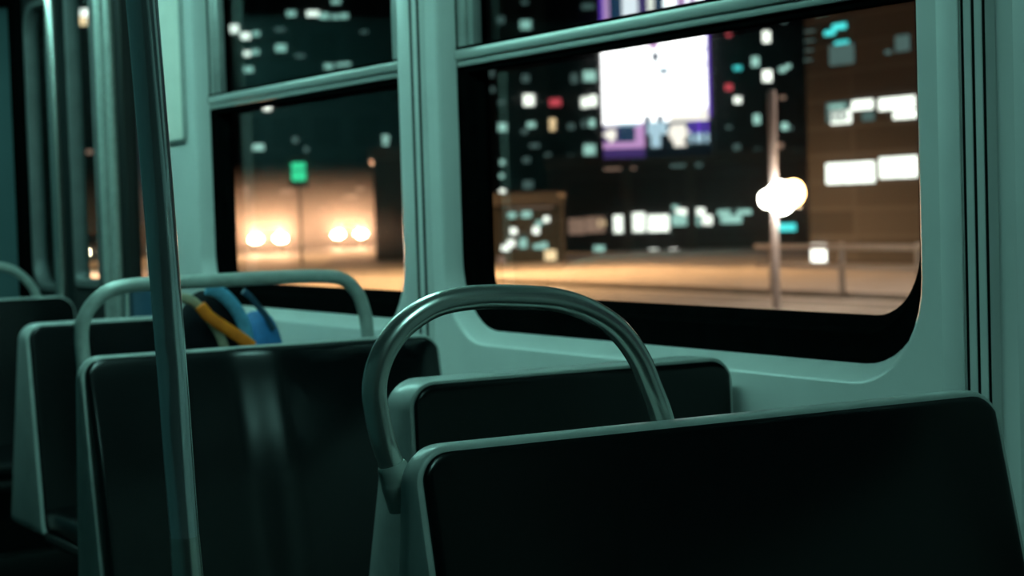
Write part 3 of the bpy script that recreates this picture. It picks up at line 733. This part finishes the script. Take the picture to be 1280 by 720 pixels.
# -- cars coming with their headlights on
HEAD = emit('headlamp', (1.0, .84, .56), 45, var=.02)
def car(px, py, D, label, watts, dim=False):
    d = hdir(px) * D
    rz = math.atan2(d.y, d.x) + PI / 2                     # nose towards the bus
    root = empty('car', (d.x, d.y, GZ), label, 'car', 'cars with headlights on', rz=rz)
    # local: nose at +Y... built facing +Y then turned to face the bus
    prof = [(2.1, .35), (2.15, .62), (2.0, .80), (1.0, .98), (.35, 1.42), (-1.1, 1.46), (-1.9, 1.02), (-2.15, .95), (-2.2, .4)]
    bm = bmesh.new()
    A = [bm.verts.new((-.86 + (.12 if z > 1.1 else 0), y, z)) for y, z in prof]; B = [bm.verts.new((.86 - (.12 if z > 1.1 else 0), y, z)) for y, z in prof]
    bridge(bm, A, B); bm.faces.new(A); bm.faces.new(B)
    bmesh.ops.bevel(bm, geom=bm.edges[:], offset=.05, segments=2, affect='EDGES')
    link('body', bm, CARP, root, local=True)
    bm = bmesh.new()
    q = [(-.68, .96, 1.02), (.68, .96, 1.02), (.62, .42, 1.385), (-.62, .42, 1.385)]
    f1 = [bm.verts.new(Vector(p) + Vector((0, .02, .03))) for p in q]; f0 = [bm.verts.new(p) for p in q]
    bm.faces.new(f1); bm.faces.new(f0); bridge(bm, f0, f1); link('windscreen', bm, CARG, root, local=True)
    for sx in (-1, 1):
        for wy in (1.35, -1.35):
            bm = bmesh.new(); bmesh.ops.create_cone(bm, cap_ends=True, segments=24, radius1=.33, radius2=.33, depth=.2)
            bmesh.ops.bevel(bm, geom=[e for e in bm.edges if len(e.link_faces) == 2 and e.calc_face_angle(0) > 1], offset=.04, segments=2, affect='EDGES')
            bmesh.ops.transform(bm, matrix=Matrix.Translation((sx * .79, wy, .33)) @ Matrix.Rotation(PI / 2, 4, 'Y'), verts=bm.verts[:])
            link('wheel', bm, TYRE, root, local=True)
        bm = bmesh.new(); bmesh.ops.create_uvsphere(bm, u_segments=16, v_segments=10, radius=.29)
        bmesh.ops.transform(bm, matrix=Matrix.Translation((sx * .62, 2.06, .70)) @ Matrix.Diagonal((1.2, .5, .8, 1)), verts=bm.verts[:])
        link('headlight', bm, HEAD, root, local=True)
        hp = Matrix.Translation(root.location) @ Matrix.Rotation(rz, 4, 'Z') @ Vector((sx * .62, 2.5, .85))
        l = bpy.data.lights.new('headlight_beam', 'SPOT'); l.color = (1.0, .50, .27); l.energy = watts; l.shadow_soft_size = .1
        l.spot_size = math.radians(95); l.spot_blend = 1.0
        lo = bpy.data.objects.new('headlight_beam', l); COL.objects.link(lo); lo.location = hp
        lo.rotation_euler = (EYE + Vector((0, 0, D * .42)) - hp).to_track_quat('-Z', 'Y').to_euler()

car(334, 297, 96, 'car with glaring headlights at the left of the second window', 7000)
car(436, 292, 104, 'car with glaring headlights farther right in the second window', 6500)
car(119, 314, 74, 'car with glaring headlights seen through the door glass', 8000)

# -- rail added on the right to stand in for light streaks on the road
gr = empty('streak_rail', (22.9, 24, GZ), 'low two-bar rail added in place of light streaks, in front of the office block', 'railing')
for z in (.62, 1.0):
    bm = bmesh.new(); add_box(bm, (22.87, 14, GZ + z - .05), (22.93, 30, GZ + z + .05), .015, 2); link('rail', bm, POLEM, gr)
for k in range(8):
    y = 14.5 + k * 2.15
    bm = bmesh.new(); add_box(bm, (22.93, y - .05, GZ), (23.02, y + .05, GZ + 1.08), .012, 2); link('post', bm, POLEM, gr)

# ------------------------------------------------------------------ night sky and haze
wd = bpy.data.worlds.new('world'); SC.world = wd; wd.use_nodes = True
nt = wd.node_tree; bg = nt.nodes['Background']
tc = nd(nt, 'ShaderNodeTexCoord'); sx = nd(nt, 'ShaderNodeSeparateXYZ'); cr = nd(nt, 'ShaderNodeValToRGB')
nt.links.new(tc.outputs['Generated'], sx.inputs[0]); nt.links.new(sx.outputs['Z'], cr.inputs['Fac'])
cr.color_ramp.elements[0].color = (.012, .018, .020, 1); cr.color_ramp.elements[1].color = (.002, .004, .006, 1); cr.color_ramp.elements[1].position = .5
nt.links.new(cr.outputs['Color'], bg.inputs['Color']); bg.inputs['Strength'].default_value = 1.6

def haze(name, lo, hi, dens, label):
    m = bpy.data.materials.new(name); m.use_nodes = True; nt = m.node_tree; nt.nodes.clear()
    o = nd(nt, 'ShaderNodeOutputMaterial'); v = nd(nt, 'ShaderNodeVolumeScatter')
    v.inputs['Density'].default_value = dens; v.inputs['Anisotropy'].default_value = .5; v.inputs['Color'].default_value = (1, .95, .9, 1)
    nt.links.new(v.outputs[0], o.inputs['Volume'])
    # the haze thins out with height
    tc = nd(nt, 'ShaderNodeTexCoord'); sp_ = nd(nt, 'ShaderNodeSeparateXYZ'); mr = nd(nt, 'ShaderNodeMapRange', interpolation_type='SMOOTHSTEP')
    nt.links.new(tc.outputs['Object'], sp_.inputs[0]); nt.links.new(sp_.outputs['Z'], mr.inputs['Value'])
    mr.inputs['From Min'].default_value = -.2; mr.inputs['From Max'].default_value = hi[2]; mr.inputs['To Min'].default_value = dens; mr.inputs['To Max'].default_value = 0
    nt.links.new(mr.outputs['Result'], v.inputs['Density'])
    tag(link('haze', box(lo, hi), m, smooth=False), label, 'haze', kind='stuff')
haze('night_haze', (9, 78, GZ + .02), (44, 150, 3.6), .015, 'glowing night haze around the car headlights beyond the second window')
haze('thin_haze', (18.5, 22, GZ + .02), (24, 31, 4.2), .0018, 'faint night haze around the lantern on the pale lamp post')

# ------------------------------------------------------------------ view
vs = SC.view_settings
SC.display_settings.display_device = 'sRGB'
vs.view_transform = 'Standard'; vs.look = 'None'; vs.exposure = 0.0; vs.gamma = 1.0; vs.use_curve_mapping = False
cy = SC.cycles
cy.use_denoising = True
cy.max_bounces = 8; cy.transparent_max_bounces = 12; cy.volume_bounces = 0
cy.sample_clamp_indirect = 4.0
cy.caustics_reflective = False; cy.caustics_refractive = False
